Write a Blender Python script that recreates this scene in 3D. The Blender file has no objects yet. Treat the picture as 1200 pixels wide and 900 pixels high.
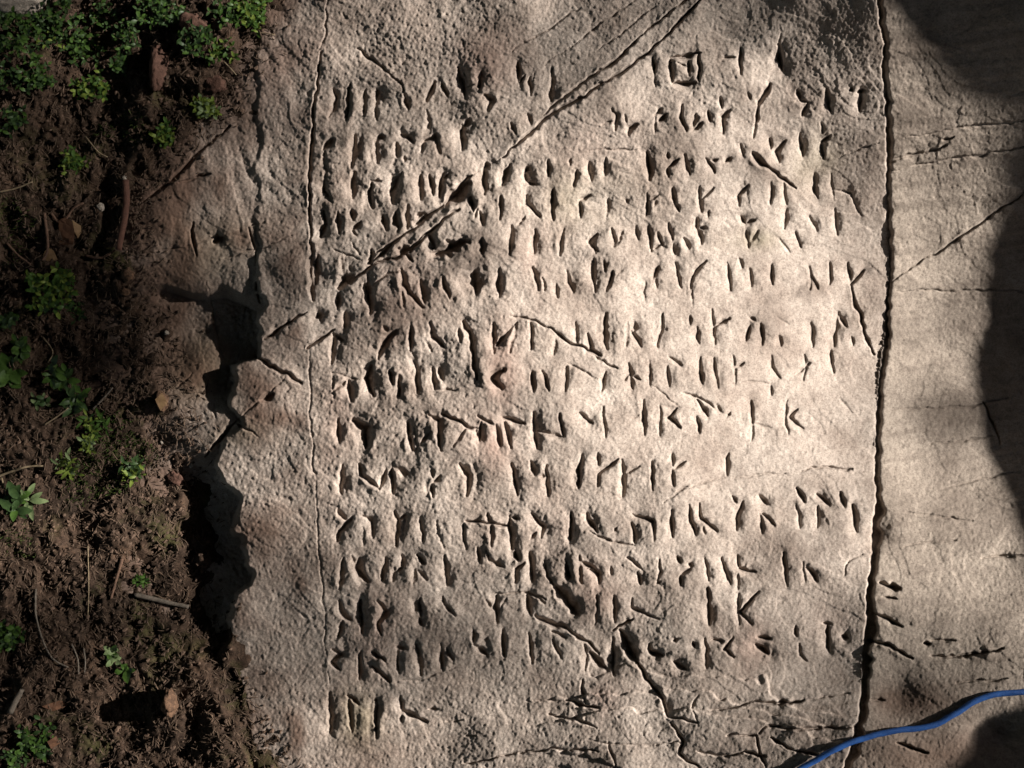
import bpy, bmesh, math, random
import numpy as np
from mathutils import Vector, Matrix

# ------------------------------------------------------------------ scene, camera, light
sc = bpy.context.scene
COL = sc.collection
S = 0.002            # metres per picture pixel (1200 px wide) on the plane z = 0
CAM_H = 2.6
EL, AZ = math.radians(26.0), math.radians(13.0)
cam = bpy.data.cameras.new('camera')
cam.sensor_width = 36.0
cam.lens = 36.0 * CAM_H / (1200 * S)
cam.clip_start = 0.02
cam.clip_end = 500
cam_o = bpy.data.objects.new('camera', cam)
cam_o.location = (0, 0, CAM_H)
COL.objects.link(cam_o)
sc.camera = cam_o

world = bpy.data.worlds.new('World')
sc.world = world
world.use_nodes = True
wn = world.node_tree
bg = next(n for n in wn.nodes if n.type == 'BACKGROUND')
sky = wn.nodes.new('ShaderNodeTexSky')
sky.sky_type = 'NISHITA'
sky.sun_disc = False
sky.sun_elevation = EL
sky.sun_rotation = math.pi / 2 - AZ
wn.links.new(sky.outputs[0], bg.inputs[0])
bg.inputs[1].default_value = 0.05

LDIR = Vector((math.cos(EL) * math.cos(AZ), math.cos(EL) * math.sin(AZ), math.sin(EL)))
sun = bpy.data.lights.new('sun', 'SUN')
sun.energy = 5.0
sun.angle = math.radians(0.55)
sun.color = (1.0, 0.935, 0.86)
sun_o = bpy.data.objects.new('sun', sun)
sun_o.rotation_euler = LDIR.to_track_quat('Z', 'Y').to_euler()
COL.objects.link(sun_o)

vs = sc.view_settings
sc.display_settings.display_device = 'sRGB'
vs.view_transform = 'Standard'
vs.look = 'None'
vs.gamma = 1.0
vs.use_curve_mapping = False
vs.exposure = 1.25
sc.cycles.max_bounces = 5
sc.cycles.diffuse_bounces = 3
sc.cycles.use_denoising = True

rng = np.random.default_rng(7)
random.seed(11)

# ------------------------------------------------------------------ helpers
def tag(o, label=None, cat=None, group=None, kind=None):
    if label: o['label'] = label
    if cat: o['category'] = cat
    if group: o['group'] = group
    if kind: o['kind'] = kind
    return o

def empty(name, loc, label, cat, group=None, rz=0.0):
    o = bpy.data.objects.new(name, None)
    o.empty_display_size = 0.02
    o.location = loc
    o.rotation_euler = (0, 0, rz)
    COL.objects.link(o)
    return tag(o, label, cat, group)

def mesh_obj(name, verts, faces, mat, parent=None, smooth=False):
    me = bpy.data.meshes.new(name)
    me.from_pydata([tuple(v) for v in verts], [], faces)
    me.materials.append(mat)
    if smooth:
        me.polygons.foreach_set('use_smooth', [True] * len(me.polygons))
    me.update()
    o = bpy.data.objects.new(name, me)
    o.parent = parent
    COL.objects.link(o)
    return o

def grid_obj(name, X, Y, Z, mask, mat, attrs=None):
    """A quad sheet from 2-D coordinate arrays; mask picks the quads to keep."""
    nv, nu = X.shape
    idx = np.arange(nv * nu).reshape(nv, nu)
    q = np.stack([idx[1:, :-1], idx[1:, 1:], idx[:-1, 1:], idx[:-1, :-1]], -1)
    q = q.reshape(-1, 4) if mask is None else q[mask]
    used = np.zeros(nv * nu, bool)
    used[q.ravel()] = True
    remap = np.cumsum(used) - 1
    q = remap[q]
    co = np.stack([X.ravel()[used], Y.ravel()[used], Z.ravel()[used]], -1).astype(np.float32)
    me = bpy.data.meshes.new(name)
    me.vertices.add(len(co))
    me.vertices.foreach_set('co', co.ravel())
    me.loops.add(q.size)
    me.loops.foreach_set('vertex_index', q.ravel().astype(np.int32))
    me.polygons.add(len(q))
    me.polygons.foreach_set('loop_start', np.arange(0, q.size, 4, dtype=np.int32))
    me.polygons.foreach_set('use_smooth', np.ones(len(q), bool))
    me.update(calc_edges=True)
    if attrs is not None:
        a = me.color_attributes.new('stain_shade', 'FLOAT_COLOR', 'POINT')
        d = np.stack([c.ravel()[used] for c in attrs], -1).astype(np.float32)
        a.data.foreach_set('color', d.ravel())
    me.materials.append(mat)
    o = bpy.data.objects.new(name, me)
    COL.objects.link(o)
    return o

NN = 2048
_fx = np.fft.fftfreq(NN)[None, :]
_fy = np.fft.fftfreq(NN)[:, None]
def gnoise(seed, sx, sy=None, ang=0.0):
    """unit-variance gaussian-filtered noise, periodic in NN px"""
    sy = sx if sy is None else sy
    r = np.random.default_rng(seed).standard_normal((NN, NN))
    c, s = math.cos(ang), math.sin(ang)
    a = _fx * c + _fy * s
    b = -_fx * s + _fy * c
    g = np.exp(-2 * (math.pi ** 2) * ((a * sx) ** 2 + (b * sy) ** 2))
    f = np.fft.ifft2(np.fft.fft2(r) * g).real
    f -= f.mean()
    return (f / f.std()).astype(np.float32)

def smooth(a, b, x):
    t = np.clip((x - a) / (b - a), 0, 1)
    return t * t * (3 - 2 * t)

def gauss(U, V, u, v, su, sv):
    return np.exp(-((U - u) / su) ** 2 - ((V - v) / sv) ** 2)

# ------------------------------------------------------------------ carved marks and cracks, traced in picture pixels
K = 340.0 / 1177.0
# each mark: points ; suffix ! deep, * very wide, ~ faint
T1 = (360, 40, """
110,220 130,260 95,335|185,205 165,345!|240,230 230,335|292,230 285,300!|285,300 288,345|520,195 495,275*|555,200 575,255!
620,140 650,265!|645,220 682,200~|715,150 710,225!|725,250 760,265 738,305!|855,115 860,195!|888,165 865,200|910,175 915,245!
1000,140 995,275!|490,310 500,360~|505,360 490,390~|662,345 630,385!|630,370 635,470!|830,365 850,405|900,320 908,365
70,468 110,428*|75,470 80,600|80,600 75,640 112,682|200,410 185,540!|280,432 322,415!|284,430 290,520!|368,440 376,500!|390,410 437,440!
470,475 480,435 530,420 542,480!|400,500 400,520|195,560 185,670!|270,600 265,700!|270,600 302,596|385,565 350,640 350,690!
460,570 465,670!|500,570 515,650!|555,570 540,660!|580,565 555,590|720,545 725,655*|720,545 745,535!|825,530 800,612!
890,555 910,540!|889,558 895,600!|895,600 932,615|985,510 990,575!|1070,500 1070,530|1100,550 1088,620!|1145,520 1150,582
75,720 82,770 55,820!|130,725 136,810!|185,715 190,750!|190,792 216,760|315,735 325,795!|365,730 370,795!|410,700 405,790!
440,770 500,740*|670,670 680,720!|710,720 715,770!|680,745 700,712|792,655 790,755!|895,650 900,690 945,740!|1005,635 1000,755!
1110,680 1115,745!|1110,680 1157,655!|890,740 850,780~|830,780 830,890!|925,790 930,890!|1045,790 1035,895!|1165,830 1175,890!|710,830 710,885*
500,820 522,870!|380,870 410,890*
""")
T2 = (690, 40, """
265,95 270,160!|270,160 270,215~|335,95 338,150 340,203!|335,92 395,85 455,75!|445,78 452,195!|340,205 395,208 440,200!|405,108 412,170|365,112 400,130~
622,58 626,165!|550,102 602,95|774,45 786,150*|850,225 861,262!|892,280 870,335!|862,270 892,280|971,220 987,310!|1060,227 1076,220
1112,230 1105,310!|1098,235 1128,226!|100,300 115,332 110,395|55,370 100,355~|165,405 175,375 202,365!|150,320 165,370~|275,330 302,305
280,335 275,400~|295,350 326,325!|385,290 380,340 400,392!|425,392 462,365!|442,325 430,380!|490,315 496,352!|538,255 545,300!|582,305 547,335 545,400!
650,240 662,272|242,480 256,590*|325,485 326,505|325,540 368,510!|325,540 332,580!|395,490 416,570!|480,500 516,560!|500,510 527,505
560,517 582,500!|620,450 630,497|740,425 746,465!|803,435 765,480 776,522!|865,405 872,492!|950,360 951,397|987,410 950,435!|955,435 955,502!
10,560 15,595|70,505 76,572|85,668 75,740|160,670 166,682|245,650 240,740!|245,682 292,655|282,680 270,702|350,630 352,682!|355,690 371,722!
455,620 460,722!|460,675 512,630|495,720 490,742|615,692 612,650 656,615!|745,600 740,690!|795,600 800,692|920,570 932,667!|985,560 1000,682~
1000,630 1072,640 1110,742~|40,810 10,840 42,882!|95,785 106,862!|105,862 136,800|195,780 206,832|250,780 256,882!|285,808 302,860!|265,872 302,855
330,770 346,832!|350,850 356,887!|390,830 412,872!|440,750 460,852!|450,800 477,780|620,740 642,770!|642,770 682,750|640,852 692,800|640,800 645,867!
800,710 798,790!|845,800 866,862!|900,740 930,800|1000,710 1012,812!
""")
T3 = (360, 270, """
45,100 40,212*|145,110 150,182!|135,250 130,312*|40,352 62,340*|165,330 166,392!|248,220 260,332*|390,160 402,220 472,312!|390,250 402,312|470,200 482,292
555,190 582,282!|685,165 690,245**|780,160 786,272!|920,150 942,242!|955,190 967,242|1010,220 1016,272!|1055,160 1060,212 1082,252!|1165,120 1166,232!
115,420 105,542!|110,420 162,450|320,390 332,412|367,408 312,470 300,522!|430,390 425,492!|505,380 520,430 562,472!|510,490 490,452~
640,370 672,422 682,502 692,602!|625,400 632,452|760,375 766,497!|770,472 852,370|852,370 825,492|910,380 911,482!|1010,440 1011,512
1095,370 1101,452!|115,652 162,610|175,610 181,692!|110,590 116,682~|270,550 245,600 272,672*|340,570 352,622!|380,590 381,672!
445,540 456,662!|515,560 521,642!|540,565 552,602!|520,642 602,650~|802,565 760,600 802,642*|915,580 921,652!|960,570 987,642!|1060,560 1055,652!
130,770 136,862!|195,770 247,800 247,882*|415,780 432,892!|440,790 452,880~|500,750 541,770 546,892!|470,862 512,820|600,872 652,800|690,800 702,852
715,770 705,852!|700,750 762,790|775,790 792,872!|810,780 832,882!|800,760 882,780!|925,740 941,882!|930,815 1032,832|1030,745 1041,832!
1110,740 1162,782!
""")
T4 = (690, 270, """
15,130 26,247!|65,130 71,162!|102,165 75,242!|110,190 152,150~|287,150 265,197!|235,212 230,287~|275,200 282,227|355,130 381,232!|482,120 427,185 415,232!
420,235 426,302~|565,130 576,242!|615,115 626,152!|655,155 666,227!|745,140 751,222!|900,150 906,242|905,190 937,237|980,130 981,222!
1060,130 1071,217!|1122,155 1070,217!|75,340 77,477*|5,420 12,482 52,502!|165,370 160,472|195,370 190,412!|180,410 222,472!|300,345 290,472!
415,345 421,382!|445,390 456,457!|505,320 516,462!|515,395 572,360!|660,380 645,442!|660,350 682,362|700,370 711,457!|770,350 812,387~|775,430 781,467!
905,370 911,472|1015,330 1000,472!|1015,340 1047,387|1070,430 1076,462|75,570 60,652!|165,540 176,590 181,642!|150,612 176,580|180,590 212,607
250,530 256,632|325,550 331,632!|330,510 382,547|460,510 455,570 466,622!|515,520 526,637!|590,510 601,622|595,560 632,540|740,510 746,557 782,602
745,630 745,667|880,500 886,547 880,612|886,547 907,540|850,582 881,560|990,495 1001,582!|60,720 76,832!|225,690 236,827!|175,762 216,745~
290,710 296,832|290,708 362,722~|357,725 330,760 382,807!|445,690 492,747!|450,755 461,822!|520,700 542,732|566,743 574,748|665,690 666,782!|667,790 666,852
670,780 742,802~|810,690 805,790 816,832|852,730 825,760 872,802!|1020,680 1077,742~
""")
T5 = (360, 480, """
145,230 145,342!|215,220 240,270 302,322!|320,250 302,322!|350,240 356,342!|360,235 412,262|505,240 511,272|542,265 510,297|510,300 516,352!
625,220 667,270 652,345*|835,220 861,342!|915,210 932,262!|955,270 972,270!|975,230 981,352!|1120,180 1105,317!|125,405 157,442!|187,435 140,490 135,532!
230,430 272,450 272,522|235,480 232,550~|360,420 378,450 365,552!|380,450 412,430|465,430 476,532|530,450 536,500 566,572~|640,470 646,562|735,420 746,470 756,552!
825,430 831,562!|830,435 862,442|910,415 962,480 956,522!|910,522 932,500|1075,415 1076,532!|1140,420 1146,462!|1145,450 1180,492!
150,600 135,722!|185,590 196,622|215,600 205,640 252,702*|320,600 315,692!|385,595 391,642!|355,640 356,692|370,652 391,640|450,595 482,627!|440,650 435,702
455,650 492,692|565,590 571,702!|695,560 711,612!|735,570 746,607 802,642|850,580 861,612!|887,625 855,650 850,702!|910,575 921,697!
970,615 981,682 1012,712|1060,620 1071,682!|1115,590 1116,702!|1115,610 1179,652!
""")
T6 = (690, 480, """
45,180 46,222!|127,200 42,260 40,312!|140,200 146,352!|145,262 202,230|255,210 266,332!|340,180 346,222!|345,240 356,307!|350,240 397,210|365,332 407,310
565,180 566,272!|185,455 196,542!|190,420 267,455 272,532!|340,400 351,522!|410,380 416,450 442,512!|450,375 461,440 527,492!|470,480 471,507
585,355 607,377|632,375 605,440 606,492!|690,355 727,387*|700,430 706,497|710,430 757,472!|845,320 882,372!|845,390 861,482|930,340 982,382!|930,390 931,482
1025,335 1041,392!|1077,390 1091,492*|0,440 32,472!|112,478 118,484|0,640 46,670 46,702!|95,640 96,672|165,600 222,647|205,660 221,707!
290,610 296,660 287,692|288,700 293,708!|365,600 377,622!|410,620 420,630!|375,670 376,712!|375,667 412,640|475,605 491,692!|540,600 576,712!
605,590 617,640 682,658!|610,660 611,732|785,580 801,650 811,717!|885,645 932,692!|870,620 881,702~|35,755 41,780 36,872|105,755 111,862|180,760 175,800 282,852
485,725 497,872*|612,750 617,872|692,740 625,820 667,872!
""")
T7 = (360, 640, """
135,220 147,262 182,300!|147,300 132,372!|225,225 231,352!|295,225 332,270 295,312 306,362!|465,210 466,282!|460,290 476,322|555,200 561,237 602,282
735,225 752,247|775,200 776,312!|780,285 812,210~|900,190 911,282!|110,420 142,440 105,472 137,502!|225,425 215,542!|265,430 317,467!|270,490 342,542!
365,410 412,422|370,420 376,512|450,405 461,522!|550,400 556,502|575,415 602,462|680,345 686,387!|690,400 737,442!|742,370 690,402~|800,340 801,452!
905,355 916,472!|1000,345 1062,372|1005,380 1032,452!|1130,400 1131,502|95,595 96,752!|165,605 217,642!|170,610 186,752!|290,620 291,772!
380,610 391,670 442,687 492,717!|385,690 388,710|500,660 532,662
""")
T8 = (690, 640, """
255,400 261,430 307,442*|350,378 355,388!|355,470 397,502!|425,393 431,412!|475,375 476,492!|500,380 552,387|592,375 555,420 597,452!
690,365 742,372!|690,400 737,437*|840,325 846,362!|855,395 861,440 892,462|950,312 987,315|970,320 976,422!|1035,360 1062,372!|100,370 105,522!
""")
CR1 = (360, 40, """205,60 330,150 380,200 392,235|395,240 410,300*|790,505 870,430 960,350 1070,285 1180,218!|955,335 1080,232 1180,158
280,885 410,800 470,760 560,690 660,600!|570,690 650,610**|610,622 662,570!|410,885 480,830 560,750 612,710!|520,892 640,842**|612,600 790,505~""")
CR2 = (690, 40, """0,180 50,150 130,85 215,0!|0,240 60,200 190,115 250,70 320,0!|775,0 770,60|738,205 692,290*|692,295 680,362!|680,360 668,430
660,490 720,540*|715,537 780,580 842,626!|1020,492 1120,462 1180,440~|0,475 130,465 215,470~|770,830 812,890~""")
CR3 = (360, 270, """0,472 60,430 115,400!|120,222 190,190 265,140 380,100 470,30 520,0!|130,215 190,192*|232,240 300,190 420,150|265,125 350,50 410,0!|510,95 640,45*|110,75 222,122~
820,340 920,368 975,400|970,392 1080,460 1180,502!|1050,540 1180,602~|100,575 232,612~|545,740 650,800 692,800!|400,90 430,130!""")
CR4 = (690, 270, """1070,217 1080,290 1110,360 1120,440 1155,502!|0,490 70,530 122,560|250,620 300,670 372,722~|380,660 470,690 542,732|620,610 742,622~""")
CR5 = (360, 480, """640,455 735,465 832,475!|760,745 880,740 962,770|""")
CR6 = (690, 480, """565,282 700,266 802,255~|300,375 430,300 565,282~|865,245 950,230 1067,243|0,490 95,540 192,552|100,892 172,850!|1035,672 1050,612 1112,590~""")
CR7 = (360, 640, """905,195 960,230|1012,165 1050,215 1092,272**|930,285 1050,330*|1050,330 1140,385 1180,440!|340,545 450,547 600,492~|1110,540 1126,642|1050,625 1180,662!
560,710 632,705~|640,770 682,772~|620,885 780,850 960,825 1180,832|890,625 1060,627~|985,685 1090,702 1180,742""")
CR8 = (690, 640, """120,345 165,415*|140,370 195,455**|190,450 242,545!|0,440 72,502*|240,540 302,620 320,692!|320,692 432,706|430,700 420,660 442,610~|330,710 382,790 375,850 452,905!
80,790 112,895|0,790 180,805 372,800~|490,660 600,650 682,632|680,632 780,636 870,630!|870,630 1062,595~|680,770 692,830 722,895!|690,760 720,730 900,742 1080,730|560,770 682,765
620,830 722,852!|740,780 832,830!|832,830 942,852!|440,830 552,852 622,830""")
# (points straight in picture pixels)
CRS = (0, 0, """396,334 404,328 413,325**|395,342 396,352*|427,333 434,345*|436,293 434,312*|470,291 481,291*|470,318 475,332*|503,284 506,293|487,257 497,252*|410,268 418,277|404,300 405,320|412,283 424,300~|
375,62 370,100 365,150 362,230 364,290!|364,285 366,350*|362,400 364,480 365,520 369,570~|369,570 374,640 380,720 386,800~|372,60 380,40 384,0~
752,40 785,13 815,-10|782,40 805,17 825,-5!|640,75 700,30 760,-10~|700,60 770,5~|600,60 680,10~|168,237 205,208 240,175 268,148!|205,214 225,209 246,203|170,297 220,288 262,276 310,258~|252,283 262,278*|262,303 305,290 345,275~|290,265 300,290 298,310|300,330 305,352!|225,262 231,300!|240,330 262,420~
308,398 335,380 358,365!|302,420 330,435 352,448!|277,496 303,512~|277,494 262,508 240,535!|278,494 310,465 335,440~|318,462 305,470*|203,455 225,438~|250,470 252,490~
1046,330 1080,305 1120,280 1165,250 1230,205|1040,190 1085,180 1110,170|1104,164 1118,160|1050,342 1140,340 1230,345~|1060,160 1130,150 1240,135~|1045,200 1100,190 1240,165~
1150,470 1165,500 1172,520|1150,655 1190,650 1230,652|1032,684 1055,690*|1034,700 1052,703!|1025,720 1058,735!|1018,752 1040,755 1070,772!|1082,756 1090,756!|1092,752 1120,749|1090,770 1130,768 1175,760!
1100,575 1150,560 1210,552~|1045,480 1110,478 1180,468~|1060,600 1140,610~|1050,870 1085,882!|1020,820 1036,822|1120,800 1180,796|1060,640 1120,632~|1090,520 1160,512~""")

Wfine = 1.0
U0, U1, V0, V1 = 150, 1320, -130, 1030
def coarse(a, b, s0, g):
    out, s, x = [], s0, a
    while x < b:
        s *= g
        x += s
        out.append(x)
    return out
ufine = np.arange(U0, U1 + 1, 1.0)
vfine = np.arange(V0, V1 + 1, 1.0)
uR = coarse(U1, 3300, 1.5, 1.10)
vB = coarse(V1, 2600, 1.5, 1.10)
vT = [V0 - (x - V1) for x in vB]
Uv = np.concatenate([np.arange(96, U0, 3.0), ufine, uR])
Vv = np.concatenate([vT[::-1], vfine, vB])
U, V = np.meshgrid(Uv, Vv)
Ui = np.mod(np.rint(U).astype(int), NN)
Vi = np.mod(np.rint(V).astype(int), NN)
def nz(*a): return gnoise(*a)[Vi, Ui]

n1, n2, n4, n8, n20, n60 = nz(1, 0.9), nz(2, 1.9), nz(3, 3.8), nz(4, 8), nz(5, 20), nz(6, 60)
warpx = 1.1 * nz(21, 3) + 1.5 * nz(22, 9)
warpy = 1.1 * nz(23, 3) + 1.5 * nz(24, 9)
rag = nz(25, 2.2)

# --- the broad shape of the outcrop: a gentle dome that faces the low sun on its right half
def edge_x(v):            # crevice between the carved face and the slab beyond it
    return np.interp(v, [-900, 0, 60, 115, 160, 230, 300, 350, 390, 430, 500, 560, 640, 700, 750, 800, 840, 880, 920, 1800],
                     [1020, 1030, 1034, 1037, 1038, 1039, 1040, 1038, 1036, 1031, 1027, 1026, 1021, 1016, 1013, 1010, 1005, 995, 984, 800])
def broad(U, V):
    return None
Ey = edge_x(V) + 1.2 * nz(31, 5)[:, :1] * 0 + 1.1 * gnoise(31, 14)[Vi, 40] + 0.7 * gnoise(32, 2.5)[Vi, 40]
Vc = np.clip(V, -40, 940)
def target_light(U, V):
    t = 0.225 + 0.47 * np.exp(-(np.abs(U - 865) / 230) ** 2.2 - ((V - 385) / 290) ** 2)
    t += 0.10 * np.exp(-((U - 560) / 170) ** 2 - ((V - 330) / 330) ** 2)
    t = t + 0.12 * smooth(1010, 1060, U) - 0.03 * smooth(1060, 1120, U) - 0.02 * smooth(1200, 1240, U)
    t = t + 0.05 * np.exp(-((U - 480) / 160) ** 2 - ((V - 800) / 220) ** 2)
    return t
T = target_light(U, Vc)
slope = (math.sin(EL) - T) / math.cos(EL)
slope = np.where(U > 1230, slope * np.exp(-(U - 1230) / 150), slope)
du = np.diff(Uv, prepend=Uv[0])[None, :]
H = np.cumsum(slope * du, axis=1)
i0 = int(np.argmin(abs(Uv - 640)))
H = H - H[:, i0:i0 + 1]
H_broad = H.copy()

# left: the rock breaks off in a ragged step that shades the hollow under it
def cliff_x(v):
    return np.interp(v, [-60, 200, 300, 340, 358, 372, 405, 420, 428, 445, 475, 492, 500, 520, 545, 566, 585, 620, 636, 675, 700, 716, 750, 775, 850, 960],
                     [300, 305, 300, 298, 311, 312, 306, 301, 275, 276, 272, 279, 279, 262, 254, 259, 276, 272, 288, 290, 276, 272, 270, 268, 290, 320])
def cliff_d(v):
    return np.interp(v, [-60, 250, 325, 349, 366, 420, 470, 490, 500, 530, 548, 600, 640, 680, 740, 765, 800, 860, 960],
                     [2, 3, 5, 9, 29, 30, 15, 5, 3, 8, 21, 28, 28, 27, 23, 13, 5, 3, 2])
cx = cliff_x(V) + 1.5 * warpx + 2.0 * gnoise(39, 9)[Vi, Ui]
drop = cliff_d(V + 9 * gnoise(38, 16)[Vi, Ui] + 0.22 * (300 - U))
H -= drop * (1 - smooth(-3.5, 3.5, U - cx)) * smooth(120, 235, U)
# beyond the frame on the right an added ledge, crest shaped to shade the slab
DX = 2300.0
shade_x = [[-60, 0, 60, 130, 165, 260, 400, 600, 790, 835, 875, 920, 1000], [1036, 1054, 1088, 1142, 1182, 1224, 1268, 1268, 1225, 1180, 1120, 1080, 1060]]
Vs = V[:, :1] + math.tan(AZ) * (DX - 1150)          # a crest at V throws its shade down to row Vs
xs = np.interp(Vs, *shade_x)
hb = H_broad[:, int(np.argmin(abs(Uv - 1160)))][np.clip(np.searchsorted(Vv, Vs[:, 0]), 0, len(Vv) - 1)][:, None]
crest = hb + (DX - xs) / math.cos(AZ) * math.tan(EL)
shade_bank = smooth(1500, DX, U)
H = H * (1 - shade_bank) + (crest + 10 * np.sin(U / 90.0) * smooth(DX + 30, DX + 200, U)) * shade_bank
# outer rims sink under the soil
rim = smooth(2700, 3300, U) + smooth(1500, 2600, V) + smooth(600, 1650, -V)
H -= 260 * rim

# --- weathered relief
rough = 0.78 + 0.22 * smooth(760, 420, U) - 0.25 * smooth(760, 900, U) + 0.45 * gauss(U, V, 470, 70, 120, 60) + 0.15 * gauss(U, V, 900, 110, 90, 60)
rough = rough * np.where(U > Ey, 1.05, 1.0)

rel = rough * (0.25 * n1 + 0.12 * n2 + 0.09 * n4 + 0.20 * n8) + (1.7 * n20 + 3.5 * n60) * np.where(U > Ey, 0.35, 1.0)
rel = rel - rough * 0.55 * np.maximum(0, nz(33, 2.0) - 1.4)          # pock marks
lum = nz(34, 6, 11, -0.35)
rel = rel + 0.9 * smooth(366, 330, U) * smooth(520, 250, V) * np.abs(lum)
fol = nz(35, 40, 2.0, -0.16)
rel = rel + np.where(U > Ey, 0.22, 0.35 * smooth(700, 850, V)) * fol
fol2 = nz(36, 60, 5.0, -0.10)
rel = rel + np.where(U > Ey, 0.4, 1.3 * smooth(740, 860, V)) * fol2
fine = (1 - smooth(V1, V1 + 60, V)) * (1 - smooth(-V0, -V0 + 60, -V)) * (1 - smooth(U1, U1 + 60, U))   # the coarse outer rings stay smooth
H += rel * fine

# --- marks
depth = np.zeros_like(H)
lu, lv = len(np.arange(96, U0, 3.0)), len(vT)
def carve(tile, crack=False):
    ox, oy, txt = tile
    k = 1.0 if (ox, oy) == (0, 0) else K
    for item in txt.replace('\n', '|').split('|'):
        item = item.strip()
        if not item: continue
        hw, dp = 3.5, 3.3
        if item.endswith('**'): hw, dp = 10.0, 11.5
        elif item.endswith('*'): hw, dp = 5.8, 7.2
        elif item.endswith('!'): hw, dp = 4.2, 5.2
        elif item.endswith('~'): hw, dp = 2.6, 1.7
        if crack and not item.endswith('*'): hw *= 0.68; dp *= 1.15 if item.endswith('!') else 0.95
        item = item.rstrip('!*~')
        pts = [tuple(float(c) for c in p.split(',')) for p in item.split()]
        pts = [(ox + x * k - (0.0 if crack else 1.6), oy + y * k) for x, y in pts]
        far_r = min(1.0, max(0.0, (pts[0][0] - 520) / 260.0))
        if not crack: hw *= 1.03 - 0.24 * far_r; dp *= 1.12 - 0.16 * far_r
        hw *= random.uniform(.9, 1.12); dp *= random.uniform(.88, 1.15)
        L = sum(math.dist(a, b) for a, b in zip(pts, pts[1:])) + 1e-6
        run = 0.0
        for (xa, ya), (xb, yb) in zip(pts, pts[1:]):
            m = hw * 4.0 + 6
            a0 = max(int(min(xa, xb) - m) - U0, 0); a1 = min(int(max(xa, xb) + m) - U0, len(ufine))
            b0 = max(int(min(ya, yb) - m) - V0, 0); b1 = min(int(max(ya, yb) + m) - V0, len(vfine))
            l = math.dist((xa, ya), (xb, yb))
            if a1 <= a0 or b1 <= b0 or l < 1e-6: continue
            sl = (slice(lv + b0, lv + b1), slice(lu + a0, lu + a1))
            wf = 0.44 if not crack else 0.55
            x = U[sl] + wf * warpx[sl]; y = V[sl] + wf * warpy[sl]
            t = ((x - xa) * (xb - xa) + (y - ya) * (yb - ya)) / (l * l)
            tc = np.clip(t, 0, 1)
            d = np.hypot(x - xa - tc * (xb - xa), y - ya - tc * (yb - ya))
            f = (run + tc * l) / L
            tap = 0.42 + 0.58 * np.sin(np.pi * np.clip(f, 0.02, 0.98)) ** 0.7
            q = d / (hw * tap * (1 + 0.17 * rag[sl]))
            prof = np.clip(1 - q ** 1.12, 0, None) * dp * (0.45 + 0.55 * tap) * (1 + 0.65 * abs(xb - xa) / l)
            if not crack:
                prof = prof * 0.84 + 0.40 * dp * tap * np.exp(-(d / (hw * 1.75)) ** 2)
            else:
                prof = prof * 0.97
            depth[sl] = np.maximum(depth[sl], prof)
            run += l
for t in (T1, T2, T3, T4, T5, T6, T7, T8): carve(t)
for t in (CR1, CR2, CR3, CR4, CR5, CR6, CR7, CR8, CRS): carve(t, True)
# raised worn lip round deep marks keeps the surface lively
H -= depth * (1 + 0.10 * n4)
# the stone round the cuts is bruised and weathered
def blur(a, k):
    for ax in (0, 1):
        for _ in range(2):
            c = np.cumsum(np.pad(a, [(k + 1, k) if i == ax else (0, 0) for i in (0, 1)], 'edge'), axis=ax)
            n_ = a.shape[ax]
            a = (np.take(c, range(2 * k + 1, 2 * k + 1 + n_), axis=ax) - np.take(c, range(0, n_), axis=ax)) / (2 * k + 1)
    return a
near = np.clip(blur(depth, 5) / 1.6, 0, 1)
H += near * (0.30 * n4 + 0.75 * n8 + 0.12 * n2) * (0.75 + 0.35 * smooth(800, 500, U))
H += near * 0.95 * nz(48, 4.0, 9, 0.08) * (0.7 + 0.45 * smooth(800, 500, U))
H -= near * 0.6 * smooth(0.5, 1.6, nz(47, 3, 6, 0.2))
# flaked layers: little scarps where thin sheets of the stone have come away
sc1 = nz(45, 110, 22, -0.10) + 0.10 * n8 + 0.05 * n4
sc2 = nz(46, 30, 16, 0.5) + 0.12 * n8 + 0.05 * n4
flake = sum(smooth(t, t + 0.05, sc1) for t in (-0.9, 0.0, 0.9)) * 2.4
flake2 = sum(smooth(t, t + 0.07, sc2) for t in (-1.1, 0.3, 1.2)) * 1.8
fw = np.where(U < Ey, smooth(730, 830, V) * smooth(560, 700, U), 0.15)
H += fine * flake * fw + fine * flake2 * np.where(U < Ey, 0.30 + 0.1 * smooth(480, 330, U), 0.25)

# --- crevice: the carved face ends in a bright lip, the slab beyond starts behind a dark gap
gap = np.interp(V, [-60, 100, 300, 420, 520, 600, 690, 760, 830, 900], [3.5, 4, 3, 4, 5, 6, 9, 10, 10, 9]) * np.clip(1 + 0.22 * gnoise(51, 4)[Vi, 77] + 0.25 * gnoise(52, 16)[Vi, 77], .8, 2)
e = U - Ey
gd = np.clip(0.9 * gap * (1 + .3 * n20), 2.5, 11)
inside = smooth(-1.0, 2.0, e) * (1 - smooth(gap - 1.5, gap + 2.0, e))
H -= gd * inside
H += 3.0 * smooth(gap - 1, gap + 5, e) * np.exp(-np.maximum(e - gap, 0) / 60.0) * smooth(860, 500, V)
# broken hollow at the foot of the slab
H -= 9 * gauss(U, V, 1048, 815, 30, 26) + 14 * gauss(U, V, 1165, 858, 30, 22) + 7 * gauss(U, V, 1030, 620, 12, 16)

def to_world(u, v, h, far=0.0):
    """picture pixel + height (px) -> metres"""
    z = h * S
    f = (CAM_H - z * (1 - far)) / CAM_H
    return (u - 600) * S * f, -(v - 450) * S * f, z

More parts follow.
